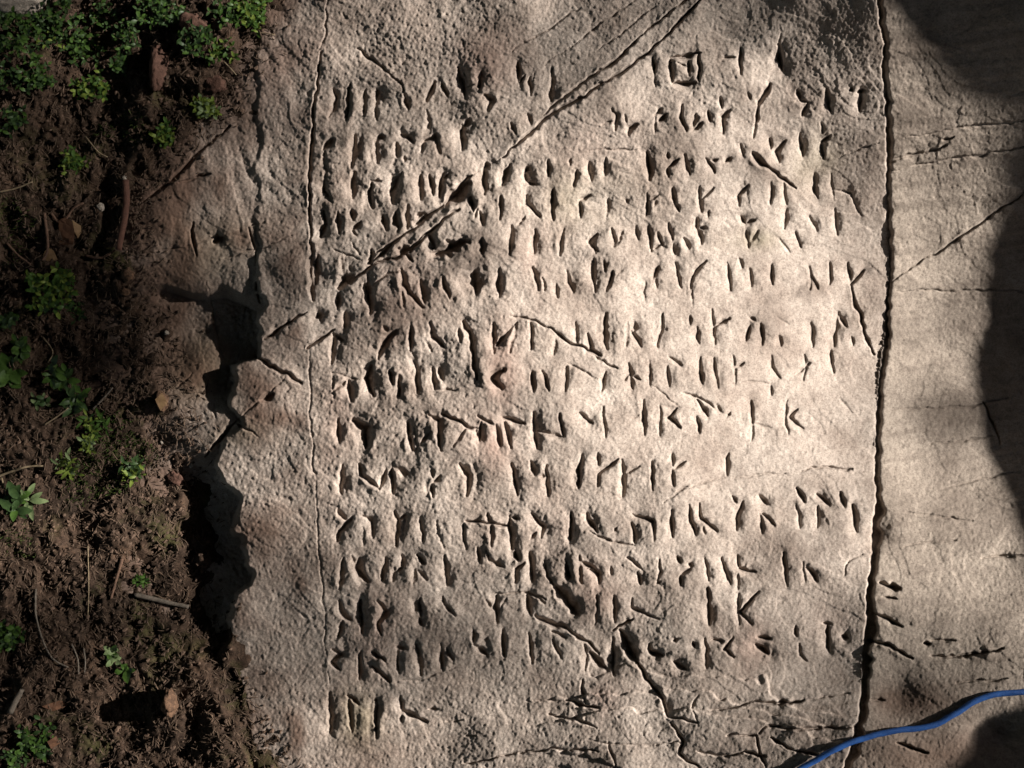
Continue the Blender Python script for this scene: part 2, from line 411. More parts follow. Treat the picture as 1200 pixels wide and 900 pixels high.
# --- colour masks of the stone, some with shade painted in
dirt_shade = smooth(350, 290, U + 0.25 * (V - 60) + 14 * n20) * smooth(240, 120, V) * 0.9
dirt_shade = np.maximum(dirt_shade, 0.8 * smooth(300, 225, U + 8 * n20) * smooth(0.2, 1.2, n20 + 0.6 * n8))
dirt_shade = np.maximum(dirt_shade, (0.30 + 0.12 * n8 + 0.2 * n20) * smooth(372, 350, U) + 0.30 * smooth(320, 240, U) + 0.45 * smooth(250, 205, U + 5 * n8))  # left rock: real soiling plus falloff of the sun pool put into colour
dirt_shade = np.maximum(dirt_shade, 0.14 * (1 + .8 * n20) * smooth(620, 380, U))  # left of the carved face: light grime that also carries the pool's falloff
dirt_shade = np.clip(dirt_shade, 0, 1)
dirt_shade = np.maximum(dirt_shade, 0.85 * smooth(0, 30, U - Ey) * (gauss(U, V, 1065, 822, 60, 22) + gauss(U, V, 1110, 885, 130, 34)))  # foot of the slab: dark blotch, plus the corner's shade painted in
pink = np.zeros_like(U)
for (u, v, a, b, w) in [(590, 430, 22, 60, 1.0), (560, 70, 60, 40, .8), (630, 300, 22, 50, .9), (575, 520, 30, 40, .9), (640, 620, 25, 40, .7), (400, 560, 25, 40, .8),
                        (880, 760, 18, 40, .8), (970, 735, 22, 25, .7), (700, 820, 22, 25, .8), (440, 740, 30, 60, .6), (690, 180, 40, 40, .6), (400, 380, 16, 16, .9),
                        (480, 330, 40, 40, .6), (330, 90, 50, 80, .8), (395, 480, 18, 40, .7), (700, 690, 30, 30, .6)]:
    pink = np.maximum(pink, w * gauss(U, V, u, v, a, b))
pink = np.clip(pink * (0.75 + 0.35 * n20) , 0, 1)
lich = np.zeros_like(U)
for (u, v, a, b, w) in [(957, 190, 22, 30, .9), (420, 840, 26, 30, .5), (225, 430, 40, 60, .8), (240, 290, 50, 40, .7), (880, 280, 30, 12, .5), (680, 230, 60, 30, .4), (265, 510, 40, 20, .5)]:
    lich = np.maximum(lich, w * gauss(U, V, u, v, a, b))
lich = np.clip(lich * (0.8 + 0.4 * n20), 0, 1)
dark = np.clip(smooth(0.8, 2.2, n20 + 0.5 * n8 + 0.3 * n60) * 0.6 + 0.22 * smooth(0.2, 1.6, n60 + 0.4 * n20) + np.clip(depth / 9.0, 0, 0.45), 0, 1)  # random patches, and darker with depth in cuts and cracks
dark = np.maximum(dark, 0.75 * inside)  # crevice floor toned darker
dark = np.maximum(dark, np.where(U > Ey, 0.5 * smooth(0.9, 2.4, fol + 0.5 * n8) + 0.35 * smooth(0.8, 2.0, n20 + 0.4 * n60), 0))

# ------------------------------------------------------------------ materials
def new_mat(name):
    m = bpy.data.materials.new(name)
    m.use_nodes = True
    nt = m.node_tree
    b = next(n for n in nt.nodes if n.type == 'BSDF_PRINCIPLED')
    return m, nt, b

def mixc(nt, fac, a, b, mode='MIX'):
    n = nt.nodes.new('ShaderNodeMix')
    n.data_type = 'RGBA'
    n.blend_type = mode
    for sock, val in ((n.inputs[0], fac), (n.inputs[6], a), (n.inputs[7], b)):
        if hasattr(val, 'is_output'): nt.links.new(val, sock)
        elif isinstance(val, (int, float)): sock.default_value = val
        else: sock.default_value = (*val, 1)
    return n.outputs[2]

def noise(nt, scale, detail=4, rough=0.6, coord=None):
    n = nt.nodes.new('ShaderNodeTexNoise')
    n.inputs['Scale'].default_value = scale
    n.inputs['Detail'].default_value = detail
    n.inputs['Roughness'].default_value = rough
    if coord is not None: nt.links.new(coord, n.inputs['Vector'])
    return n.outputs['Fac']

def ramp(nt, fac, stops):
    n = nt.nodes.new('ShaderNodeValToRGB')
    els = n.color_ramp.elements
    while len(els) < len(stops): els.new(0.5)
    for el, (p, c) in zip(els, stops):
        el.position = p
        el.color = (*c, 1) if len(c) == 3 else c
    nt.links.new(fac, n.inputs[0])
    return n.outputs[0]

def stone_material(name, base_lo, base_hi, ground=False):
    m, nt, b = new_mat(name)
    tc = nt.nodes.new('ShaderNodeTexCoord').outputs['Object']
    c = ramp(nt, noise(nt, 7, 6, 0.65, tc), [(0.32, base_lo), (0.66, base_hi)])
    sp = ramp(nt, noise(nt, 260, 3, 0.7, tc), [(0.34, (0.55, 0.52, 0.50)), (0.5, (1, 1, 1)), (0.68, (1.22, 1.2, 1.17))])
    c = mixc(nt, 0.75, c, sp, 'MULTIPLY')
    sp2 = ramp(nt, noise(nt, 60, 5, 0.7, tc), [(0.36, (0.72, 0.70, 0.69)), (0.55, (1.05, 1.04, 1.03))])
    c = mixc(nt, 0.8, c, sp2, 'MULTIPLY')
    at = nt.nodes.new('ShaderNodeAttribute')
    at.attribute_name = 'stain_shade'
    sep = nt.nodes.new('ShaderNodeSeparateColor')
    nt.links.new(at.outputs['Color'], sep.inputs[0])
    def scaled(o, k):
        mm = nt.nodes.new('ShaderNodeMath'); mm.operation = 'MULTIPLY'
        nt.links.new(o, mm.inputs[0]); mm.inputs[1].default_value = k
        return mm.outputs[0]
    c = mixc(nt, scaled(sep.outputs[1], 0.45), c, (0.36, 0.235, 0.19))
    c = mixc(nt, scaled(sep.outputs[2], 0.50), c, (0.24, 0.23, 0.11))
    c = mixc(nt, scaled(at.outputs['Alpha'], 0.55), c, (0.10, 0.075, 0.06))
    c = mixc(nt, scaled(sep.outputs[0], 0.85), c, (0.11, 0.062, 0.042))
    nt.links.new(c, b.inputs['Base Color'])
    b.inputs['Roughness'].default_value = 0.88
    b.inputs['Specular IOR Level'].default_value = 0.25
    bp = nt.nodes.new('ShaderNodeBump')
    bp.inputs['Strength'].default_value = 0.55
    bp.inputs['Distance'].default_value = 0.0012
    nt.links.new(noise(nt, 420, 3, 0.7, tc), bp.inputs['Height'])
    nt.links.new(bp.outputs[0], b.inputs['Normal'])
    return m

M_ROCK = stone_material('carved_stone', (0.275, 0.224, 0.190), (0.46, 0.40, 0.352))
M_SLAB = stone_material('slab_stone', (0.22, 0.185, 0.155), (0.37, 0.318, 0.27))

def soil_material():
    m, nt, b = new_mat('forest_soil')
    tc = nt.nodes.new('ShaderNodeTexCoord').outputs['Object']
    c = ramp(nt, noise(nt, 9, 6, 0.7, tc), [(0.32, (0.026, 0.018, 0.013)), (0.55, (0.052, 0.034, 0.024)), (0.72, (0.088, 0.055, 0.037))])
    sp = ramp(nt, noise(nt, 190, 4, 0.75, tc), [(0.33, (0.45, 0.42, 0.40)), (0.52, (1, 1, 1)), (0.70, (1.7, 1.55, 1.4))])
    c = mixc(nt, 0.9, c, sp, 'MULTIPLY')
    moss = ramp(nt, noise(nt, 5, 5, 0.6, tc), [(0.55, (0, 0, 0)), (0.68, (1, 1, 1))])
    c = mixc(nt, moss, c, mixc(nt, 0.5, c, (0.06, 0.065, 0.02)))
    nt.links.new(c, b.inputs['Base Color'])
    b.inputs['Roughness'].default_value = 0.95
    b.inputs['Specular IOR Level'].default_value = 0.15
    bp = nt.nodes.new('ShaderNodeBump')
    bp.inputs['Strength'].default_value = 0.8
    bp.inputs['Distance'].default_value = 0.003
    nt.links.new(noise(nt, 230, 5, 0.7, tc), bp.inputs['Height'])
    nt.links.new(bp.outputs[0], b.inputs['Normal'])
    return m
M_SOIL = soil_material()

def plain(name, lo, hi, scale=60, rough=0.8, spec=0.3, bump=0.0, bscale=300, transl=0.0):
    m, nt, b = new_mat(name)
    tc = nt.nodes.new('ShaderNodeTexCoord').outputs['Object']
    c = ramp(nt, noise(nt, scale, 5, 0.65, tc), [(0.32, lo), (0.68, hi)])
    nt.links.new(c, b.inputs['Base Color'])
    b.inputs['Roughness'].default_value = rough
    b.inputs['Specular IOR Level'].default_value = spec
    if bump:
        bp = nt.nodes.new('ShaderNodeBump')
        bp.inputs['Distance'].default_value = bump
        nt.links.new(noise(nt, bscale, 4, 0.65, tc), bp.inputs['Height'])
        nt.links.new(bp.outputs[0], b.inputs['Normal'])
    if transl:
        t = nt.nodes.new('ShaderNodeBsdfTranslucent')
        nt.links.new(c, t.inputs['Color'])
        mx = nt.nodes.new('ShaderNodeMixShader')
        mx.inputs[0].default_value = transl
        out = next(n for n in nt.nodes if n.type == 'OUTPUT_MATERIAL')
        nt.links.new(b.outputs[0], mx.inputs[1])
        nt.links.new(t.outputs[0], mx.inputs[2])
        nt.links.new(mx.outputs[0], out.inputs['Surface'])
    return m
M_LEAF = plain('green_leaf', (0.035, 0.078, 0.014), (0.08, 0.15, 0.028), 90, 0.5, 0.4, transl=0.25)
M_LEAFY = plain('yellow_green_leaf', (0.11, 0.16, 0.025), (0.19, 0.25, 0.045), 90, 0.55, 0.35, transl=0.25)
M_LEAFD = plain('dull_green_leaf', (0.022, 0.048, 0.014), (0.05, 0.09, 0.028), 90, 0.5, 0.4, transl=0.2)
M_PALE = plain('pale_leaf', (0.13, 0.19, 0.08), (0.22, 0.28, 0.13), 90, 0.5, 0.4, transl=0.2)
M_MOSS = plain('moss', (0.025, 0.042, 0.010), (0.065, 0.085, 0.024), 120, 0.9, 0.1)
M_STEM = plain('stem', (0.06, 0.055, 0.025), (0.12, 0.09, 0.05), 90)
M_STRAW = plain('dry_straw', (0.13, 0.10, 0.062), (0.25, 0.19, 0.12), 70)
M_BARK = plain('twig_bark', (0.07, 0.042, 0.03), (0.16, 0.095, 0.065), 120, 0.85, 0.2, 0.001, 400)
M_RED = plain('red_brown_bark', (0.065, 0.032, 0.024), (0.13, 0.065, 0.046), 80, 0.8, 0.2, 0.001, 300)
M_GREY = plain('grey_twig', (0.07, 0.058, 0.047), (0.16, 0.135, 0.11), 120, 0.85, 0.2, 0.001, 400)
M_LEAFB = plain('brown_dead_leaf', (0.085, 0.042, 0.025), (0.17, 0.085, 0.048), 60, 0.7, 0.3, transl=0.2)
M_LEAFT = plain('tan_dead_leaf', (0.17, 0.10, 0.05), (0.28, 0.18, 0.09), 60, 0.7, 0.3, transl=0.2)
M_STONE = plain('tan_stone', (0.05, 0.03, 0.02), (0.16, 0.092, 0.055), 110, 0.85, 0.25, 0.002, 200)
M_STONEG = plain('grey_stone', (0.22, 0.19, 0.16), (0.38, 0.33, 0.28), 60, 0.85, 0.25, 0.002, 200)
M_CLOD = plain('soil_clod', (0.055, 0.032, 0.024), (0.12, 0.066, 0.05), 70, 0.95, 0.1, 0.003, 160)
M_NEEDLE = plain('needle_litter', (0.042, 0.029, 0.021), (0.13, 0.088, 0.06), 25, 0.85, 0.2)
M_FRAG = plain('leaf_fragment_litter', (0.04, 0.027, 0.020), (0.13, 0.085, 0.06), 18, 0.85, 0.2)
M_ROPE = plain('blue_plastic_rope', (0.010, 0.050, 0.19), (0.022, 0.105, 0.36), 40, 0.62, 0.3, 0.0008, 500)
M_FOL = plain('tree_foliage', (0.03, 0.055, 0.015), (0.06, 0.10, 0.03), 3, 0.7, 0.2)
M_TRUNK = plain('tree_bark', (0.05, 0.035, 0.025), (0.13, 0.09, 0.065), 9, 0.9, 0.2, 0.02, 12)

# ------------------------------------------------------------------ rock meshes
X, Y, Z = to_world(U, V, H, smooth(1300, 1480, U))
Hq = (e[:-1, :-1] + e[1:, 1:]) * 0.5
mid = (gap[:-1, :-1]) * 0.5
left_mask = Hq < mid
stain_shades = (dirt_shade * fine, pink * fine, lich * fine, dark * fine)
rock = grid_obj('carved_rock_face', X, Y, Z, left_mask, M_ROCK, stain_shades)
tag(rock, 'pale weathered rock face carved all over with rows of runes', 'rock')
slab = grid_obj('rock_slab', X, Y, Z, ~left_mask, M_SLAB, stain_shades)
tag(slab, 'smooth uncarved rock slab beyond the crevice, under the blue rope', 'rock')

# ------------------------------------------------------------------ soil sheet, reaching to the horizon
def bound_x(v):
    return np.interp(v, [-900, -40, 0, 60, 130, 180, 240, 330, 400, 480, 560, 640, 720, 780, 840, 900, 960, 2000],
                     [420, 345, 328, 300, 268, 220, 172, 184, 206, 228, 226, 238, 246, 268, 300, 335, 360, 700])
us = np.concatenate([[-40 - x for x in coarse(0, 24000, 3, 1.16)][::-1], np.arange(-40, 440, 1.6), [440 + x for x in coarse(0, 24000, 3, 1.16)]])
vsn = np.concatenate([[-30 - x for x in coarse(0, 24000, 3, 1.16)][::-1], np.arange(-30, 932, 1.6), [932 + x for x in coarse(0, 24000, 3, 1.16)]])
SU, SV = np.meshgrid(us, vsn)
Si = np.mod(np.rint(SU).astype(int), NN); Sj = np.mod(np.rint(SV).astype(int), NN)
def rock_lookup(fieldarr, u, v):
    a = np.clip(np.searchsorted(Uv, u), 0, len(Uv) - 1)
    b = np.clip(np.searchsorted(Vv, v), 0, len(Vv) - 1)
    return fieldarr[b, a]
base_smooth = H_broad - drop * (1 - smooth(-3.5, 3.5, U - cx)) * smooth(120, 235, U)
g = lambda s, *a: gnoise(s, *a)[Sj, Si]
s3, s6, s14, s40 = g(61, 2.0), g(62, 5), g(63, 12), g(64, 36)
sd = bound_x(SV) - SU + 9 * s14 + 5 * s6
bs = rock_lookup(base_smooth, np.maximum(SU, 120), np.clip(SV, -40, 940))
k_left = rock_lookup(base_smooth, np.full_like(SU, 150), np.clip(SV, -40, 940))
bs = np.where(SU < 150, k_left + (SU - 150) * 0.04 * np.exp(np.minimum(0, (SU + 200) / 400)), bs)
far = smooth(400, 2500, np.hypot(SU - 300, SV - 450))
lev = bs * (1 - far) + (-95) * far
HS = lev + np.clip(sd * 0.22, -40, 9) + np.where(sd > 0, smooth(0, 60, sd), 0.0) * (1.3 * s3 + 2.2 * s6 + 3.2 * s14 + 4.5 * s40)
HS = np.where(SU > 400, np.minimum(HS, lev - 40), HS)
HS = np.where((SU > 420) & (far > 0.0), np.minimum(HS, -130), HS)
# little dark holes
for (u, v, a, b, d) in [(128, 245, 10, 30, 16), (162, 200, 9, 12, 14), (105, 345, 9, 25, 10), (110, 60, 40, 30, 8), (175, 70, 12, 22, 12), (205, 110, 22, 10, 12), (45, 45, 40, 30, 6), (105, 385, 8, 14, 9)]:
    HS -= d * gauss(SU, SV, u, v, a, b)
SX, SY, SZ = to_world(SU, SV, HS)
farw = smooth(1500, 6000, np.hypot(SU - 600, SV - 450))       # far away the sheet is plain ground, no projection maths needed
SX = SX * (1 - farw) + (SU - 600) * S * farw
SY = SY * (1 - farw) - (SV - 450) * S * farw
soil = grid_obj('ground', SX, SY, SZ, None, M_SOIL)
tag(soil, kind='structure')

def surf(u, v):
    """highest of soil and rock at a picture pixel, in px"""
    a = int(np.clip(np.searchsorted(us, u), 0, len(us) - 1)); b = int(np.clip(np.searchsorted(vsn, v), 0, len(vsn) - 1))
    hs = HS[b, a]
    if u < 97: return hs
    a = int(np.clip(np.searchsorted(Uv, u), 0, len(Uv) - 1)); b = int(np.clip(np.searchsorted(Vv, v), 0, len(Vv) - 1))
    return max(hs, H[b, a])
def at(u, v, lift=0.0):
    return Vector(to_world(u, v, surf(u, v) + lift))

# ------------------------------------------------------------------ unseen trees added round the outcrop to shade sky and sun
POOL = at(815, 430)
LAT = Vector((-math.sin(AZ), math.cos(AZ), 0))
UPP = LDIR.cross(LAT).normalized()
def make_crown(n, r, hgt, size, loc, low=0.0, thin=1.0):
    vs_, fs_ = [], []
    rr = random.Random(int(loc[0] * 10) + 5)
    k = 0
    while k < n:
        z = rr.random()
        rad = r * (1 - 0.75 * z) * math.sqrt(rr.random())
        a = rr.uniform(0, 2 * math.pi)
        p = Vector((rad * math.cos(a), rad * math.sin(a), low + z * (hgt - low)))
        w = Vector(loc) + p - POOL
        k += 1
        along = w.dot(LDIR)
        if along > 0:
            q1 = w.dot(LAT) / 0.80; q2 = w.dot(UPP) / 0.40
            d = math.hypot(q1, q2)
            if d < 0.7 or (d < 2.6 and rr.random() > min(0.82 if w.dot(UPP) > 0.28 else 0.68, (d - 0.7) / 1.9) * thin): continue
        s = size * rr.uniform(.6, 1.3)
        ax = Vector((rr.uniform(-1, 1), rr.uniform(-1, 1), rr.uniform(-.4, .4))).normalized()
        bx = ax.cross(Vector((rr.uniform(-.4, .4), rr.uniform(-.4, .4), 1))).normalized()
        i = len(vs_)
        for (x, y) in ((-1, 0), (-.3, .35), (.5, .3), (1, 0), (.4, -.32), (-.4, -.3)):
            vs_.append(p + ax * x * s + bx * y * s + Vector((0, 0, rr.uniform(-.1, .1) * s)))
        fs_.append(tuple(range(i, i + 6)))
    return vs_, fs_

def make_tree(loc, r, hgt, low, n, size, label, cat='tree', thin=1.0):
    t = empty('shade_tree', loc, label, cat, 'unseen trees added around the outcrop for shade')
    rr = random.Random(int(loc[1] * 7) + 3)
    # tapered, slightly bent trunk with limbs
    tv, tf = [], []
    def limb(p0, p1, r0, r1, seg=6, bend=0.1):
        nonlocal tv, tf
        for f in np.linspace(0, 1, 12):
            w = Vector(loc) + p0.lerp(p1, f) - POOL
            if w.dot(LDIR) > 0 and math.hypot(w.dot(LAT), w.dot(UPP)) < 1.25: return
        d = (p1 - p0); ax = d.normalized()
        sx = ax.orthogonal().normalized(); sy = ax.cross(sx)
        off = (sx * rr.uniform(-1, 1) + sy * rr.uniform(-1, 1)) * bend * d.length
        st = len(tv)
        for i in range(seg + 1):
            f = i / seg
            c = p0 + d * f + off * math.sin(math.pi * f)
            ra = r0 + (r1 - r0) * f
            for k in range(8):
                a = 2 * math.pi * k / 8
                tv.append(c + (sx * math.cos(a) + sy * math.sin(a)) * ra)
        for i in range(seg):
            for k in range(8):
                tf.append((st + i * 8 + k, st + i * 8 + (k + 1) % 8, st + (i + 1) * 8 + (k + 1) % 8, st + (i + 1) * 8 + k))
    limb(Vector((0, 0, -0.6)), Vector((0, 0, hgt * .95)), 0.02 * hgt + .05, 0.02, 10, 0.015)
    for i in range(16):
        z = low + (hgt - low) * (i + .5) / 17
        a = i * 2.4
        ln = r * (1 - .7 * (z - low) / (hgt - low)) * .85
        limb(Vector((0, 0, z)), Vector((math.cos(a) * ln, math.sin(a) * ln, z + .15 * ln)), .05, .012, 4, .06)
    mesh_obj('trunk', tv, tf, M_TRUNK, t, True)
    cv, cf = make_crown(n, r, hgt, size, loc, low, thin)
    mesh_obj('crown', cv, cf, M_FOL, t)
    return t
TL = 'tall dark green tree with a straight brown trunk, unseen, added to shade the outcrop'
gz = -0.45
# added sunward tree: leaves left out of its crown to shape the pool of sun
dist = 25.0
p = POOL + LDIR * dist
make_tree((p.x, p.y + 2.0, gz), 4.6, p.z + 6.5, p.z - 5.0, 9500, 0.19, TL)
for (x, y, r, hg, low, n) in [(-5.2, 1.5, 4.6, 12, 2.6, 3000), (-3.2, -5.0, 4.6, 13, 3.2, 3000), (1.5, 5.6, 4.6, 13, 3.4, 3000), (3.5, -6.0, 4.6, 12, 3.0, 3000),
                              (-3.6, 6.0, 4.2, 12, 2.4, 2600), (8.0, 8.3, 4.2, 12, 2.4, 2600), (9.5, -5.8, 4.2, 12, 2.4, 2600), (-9.0, -2.5, 4.2, 12, 1.6, 2600), (-9, 6, 4.2, 13, 1.6, 2600),
                              (-2.2, 3.6, 5.5, 13, 4.6, 4500), (-2.6, -3.4, 5.5, 13, 4.6, 4500), (1.2, -3.9, 4.4, 13, 4.4, 3600), (2.0, 3.9, 4.4, 13, 4.4, 3600), (15, -7.5, 4.2, 13, 1.6, 2400), (14, 10.0, 4.2, 13, 1.6, 2400), (0.5, 11, 4.2, 13, 1.2, 2400), (0, -11, 4.2, 13, 1.2, 2400)]:
    make_tree((x, y, gz), r, hg, low, int(n * 1.3), 0.42, TL)

# ------------------------------------------------------------------ tubes
def tube(name, pts, radii, mat, parent=None, seg=8, flat=1.0, lump=0.0):
    vs_, fs_ = [], []
    n = len(pts)
    for i, p_ in enumerate(pts):
        a = pts[min(i + 1, n - 1)] - pts[max(i - 1, 0)]
        a.normalize()
        sx = a.cross(Vector((0, 0, 1)))
        sx = sx.normalized() if sx.length > 1e-4 else Vector((1, 0, 0))
        sy = sx.cross(a).normalized()
        for k in range(seg):
            t = 2 * math.pi * k / seg
            r_ = radii[i] * (1 + lump * random.uniform(-1, 1))
            vs_.append(p_ + sx * math.cos(t) * r_ + sy * math.sin(t) * r_ * flat)
    for i in range(n - 1):
        for k in range(seg):
            fs_.append((i * seg + k, i * seg + (k + 1) % seg, (i + 1) * seg + (k + 1) % seg, (i + 1) * seg + k))
    fs_.append(tuple(range(seg))[::-1])
    fs_.append(tuple(range((n - 1) * seg, n * seg)))
    return mesh_obj(name, vs_, fs_, mat, parent, True)

def spline(pts, step):
    """Catmull-Rom through 2-D points"""
    P = [pts[0]] + list(pts) + [pts[-1]]
    out = []
    for i in range(1, len(P) - 2):
        p0, p1, p2, p3 = [np.array(q, float) for q in P[i - 1:i + 3]]
        m = max(2, int(np.linalg.norm(p2 - p1) / step))
        for j in range(m):
            t = j / m
            out.append(0.5 * ((2 * p1) + (-p0 + p2) * t + (2 * p0 - 5 * p1 + 4 * p2 - p3) * t * t + (-p0 + 3 * p1 - 3 * p2 + p3) * t ** 3))
    out.append(np.array(pts[-1], float))
    return out

# blue rope
rp = spline([(860, 935), (905, 918), (945, 897), (990, 873), (1040, 858), (1090, 851), (1120, 836), (1146, 820), (1172, 813), (1200, 811), (1240, 806)], 3.0)
hs_ = np.array([max(surf(u + a, v + b) for a in (-4, 0, 4) for b in (-4, 0, 4)) for u, v in rp])
ker = np.ones(15) / 15
hs_s = np.maximum(np.convolve(np.pad(hs_, 7, 'edge'), ker, 'valid'), hs_ - 2.5)
hs_s = np.convolve(np.pad(hs_s, 4, 'edge'), np.ones(9) / 9, 'valid')
pts = [Vector(to_world(u, v, h + 3.0)) for (u, v), h in zip(rp, hs_s)]
seg = 12
vs_, fs_ = [], []
for i, p_ in enumerate(pts):                                  # three-strand lay: lobed section that turns along the rope
    a = (pts[min(i + 1, len(pts) - 1)] - pts[max(i - 1, 0)]).normalized()
    sx = a.cross(Vector((0, 0, 1))).normalized(); sy = sx.cross(a)
    for k in range(seg):
        t = 2 * math.pi * k / seg
        r_ = 0.0064 * (1 + 0.09 * math.cos(3 * (t + i * 0.22)))
        vs_.append(p_ + sx * math.cos(t) * r_ + sy * math.sin(t) * r_ * 0.8)
for i in range(len(pts) - 1):
    for k in range(seg):
        fs_.append((i * seg + k, i * seg + (k + 1) % seg, (i + 1) * seg + (k + 1) % seg, (i + 1) * seg + k))
fs_.append(tuple(range(seg))[::-1]); fs_.append(tuple(range((len(pts) - 1) * seg, len(pts) * seg)))
tag(mesh_obj('blue_rope', vs_, fs_, M_ROPE, None, True), 'blue plastic rope lying across the corner of the rock slab', 'rope')

# ------------------------------------------------------------------ plants
def leaf_faces(vs_, fs_, base, dirv, up, ln, wd, curl):
    side = dirv.cross(up).normalized()
    i = len(vs_)
    prof = [(0, .12), (.3, .85), (.6, 1.0), (.85, .6), (1.0, .05)]
    for f, w in prof:
        c = base + dirv * ln * f + up * (curl * ln * (f - f * f * 1.6))
        vs_.append(c - side * wd * w * .5 + up * wd * .12 * w)
        vs_.append(c)
        vs_.append(c + side * wd * w * .5 + up * wd * .12 * w)
    for j in range(len(prof) - 1):
        a = i + j * 3
        fs_.append((a, a + 1, a + 4, a + 3)); fs_.append((a + 1, a + 2, a + 5, a + 4))

def plant(u, v, rad, leaf, nstem, nleaf, mat, name, label, cat='plant', hgt=None, group=None, wide=0.5, mat2=None, lean=(0, 0)):
    b = at(u, v)
    r = rad * S
    hgt = (hgt or rad * 0.8) * S
    root = empty(name, b, label, cat, group)
    lv_, lf_, sv_, sf_ = [], [], [], []
    l2v, l2f = [], []
    for s_ in range(nstem):
        a = random.uniform(0, 2 * math.pi); q = math.sqrt(random.random())
        tip = Vector((math.cos(a) * r * q + lean[0] * S, math.sin(a) * r * q + lean[1] * S, hgt * random.uniform(.45, 1.0) * (1.15 - .5 * q)))
        foot = Vector((tip.x * .25, tip.y * .25, -0.012))
        mid_ = (foot + tip) * .5 + Vector((0, 0, hgt * .12))
        i = len(sv_)
        for pt, w in ((foot, .0013), (mid_, .001), (tip, .0006)):
            for k in range(4):
                t = k * math.pi / 2
                sv_.append(pt + Vector((math.cos(t) * w, math.sin(t) * w, 0)))
        for j in range(2):
            for k in range(4):
                sf_.append((i + j * 4 + k, i + j * 4 + (k + 1) % 4, i + (j + 1) * 4 + (k + 1) % 4, i + (j + 1) * 4 + k))
        for j in range(nleaf):
            f = 1 - (j / nleaf) ** 1.3 * .75
            pt = foot.lerp(mid_, f * 2) if f < .5 else mid_.lerp(tip, f * 2 - 1)
            an = j * 2.4 + s_
            el_ = random.uniform(.1, .7)
            d = Vector((math.cos(an) * math.cos(el_), math.sin(an) * math.cos(el_), math.sin(el_)))
            up = Vector((-math.cos(an) * math.sin(el_), -math.sin(an) * math.sin(el_), math.cos(el_)))
            up = (up + Vector((random.uniform(-.3, .3), random.uniform(-.3, .3), 0))).normalized()
            L = leaf * S * random.uniform(.65, 1.25)
            if mat2 is not None and random.random() < .35: leaf_faces(l2v, l2f, pt, d, up, L, L * wide, .25)
            else: leaf_faces(lv_, lf_, pt, d, up, L, L * wide, .25)
    mesh_obj('leaves', lv_, lf_, mat, root, True)
    if l2v:
        o = mesh_obj('leaves', l2v, l2f, mat2, root, True)
        o['label'] = 'paler leaves at the shoot tips'
    mesh_obj('stems', sv_, sf_, M_STEM, root)
    return root

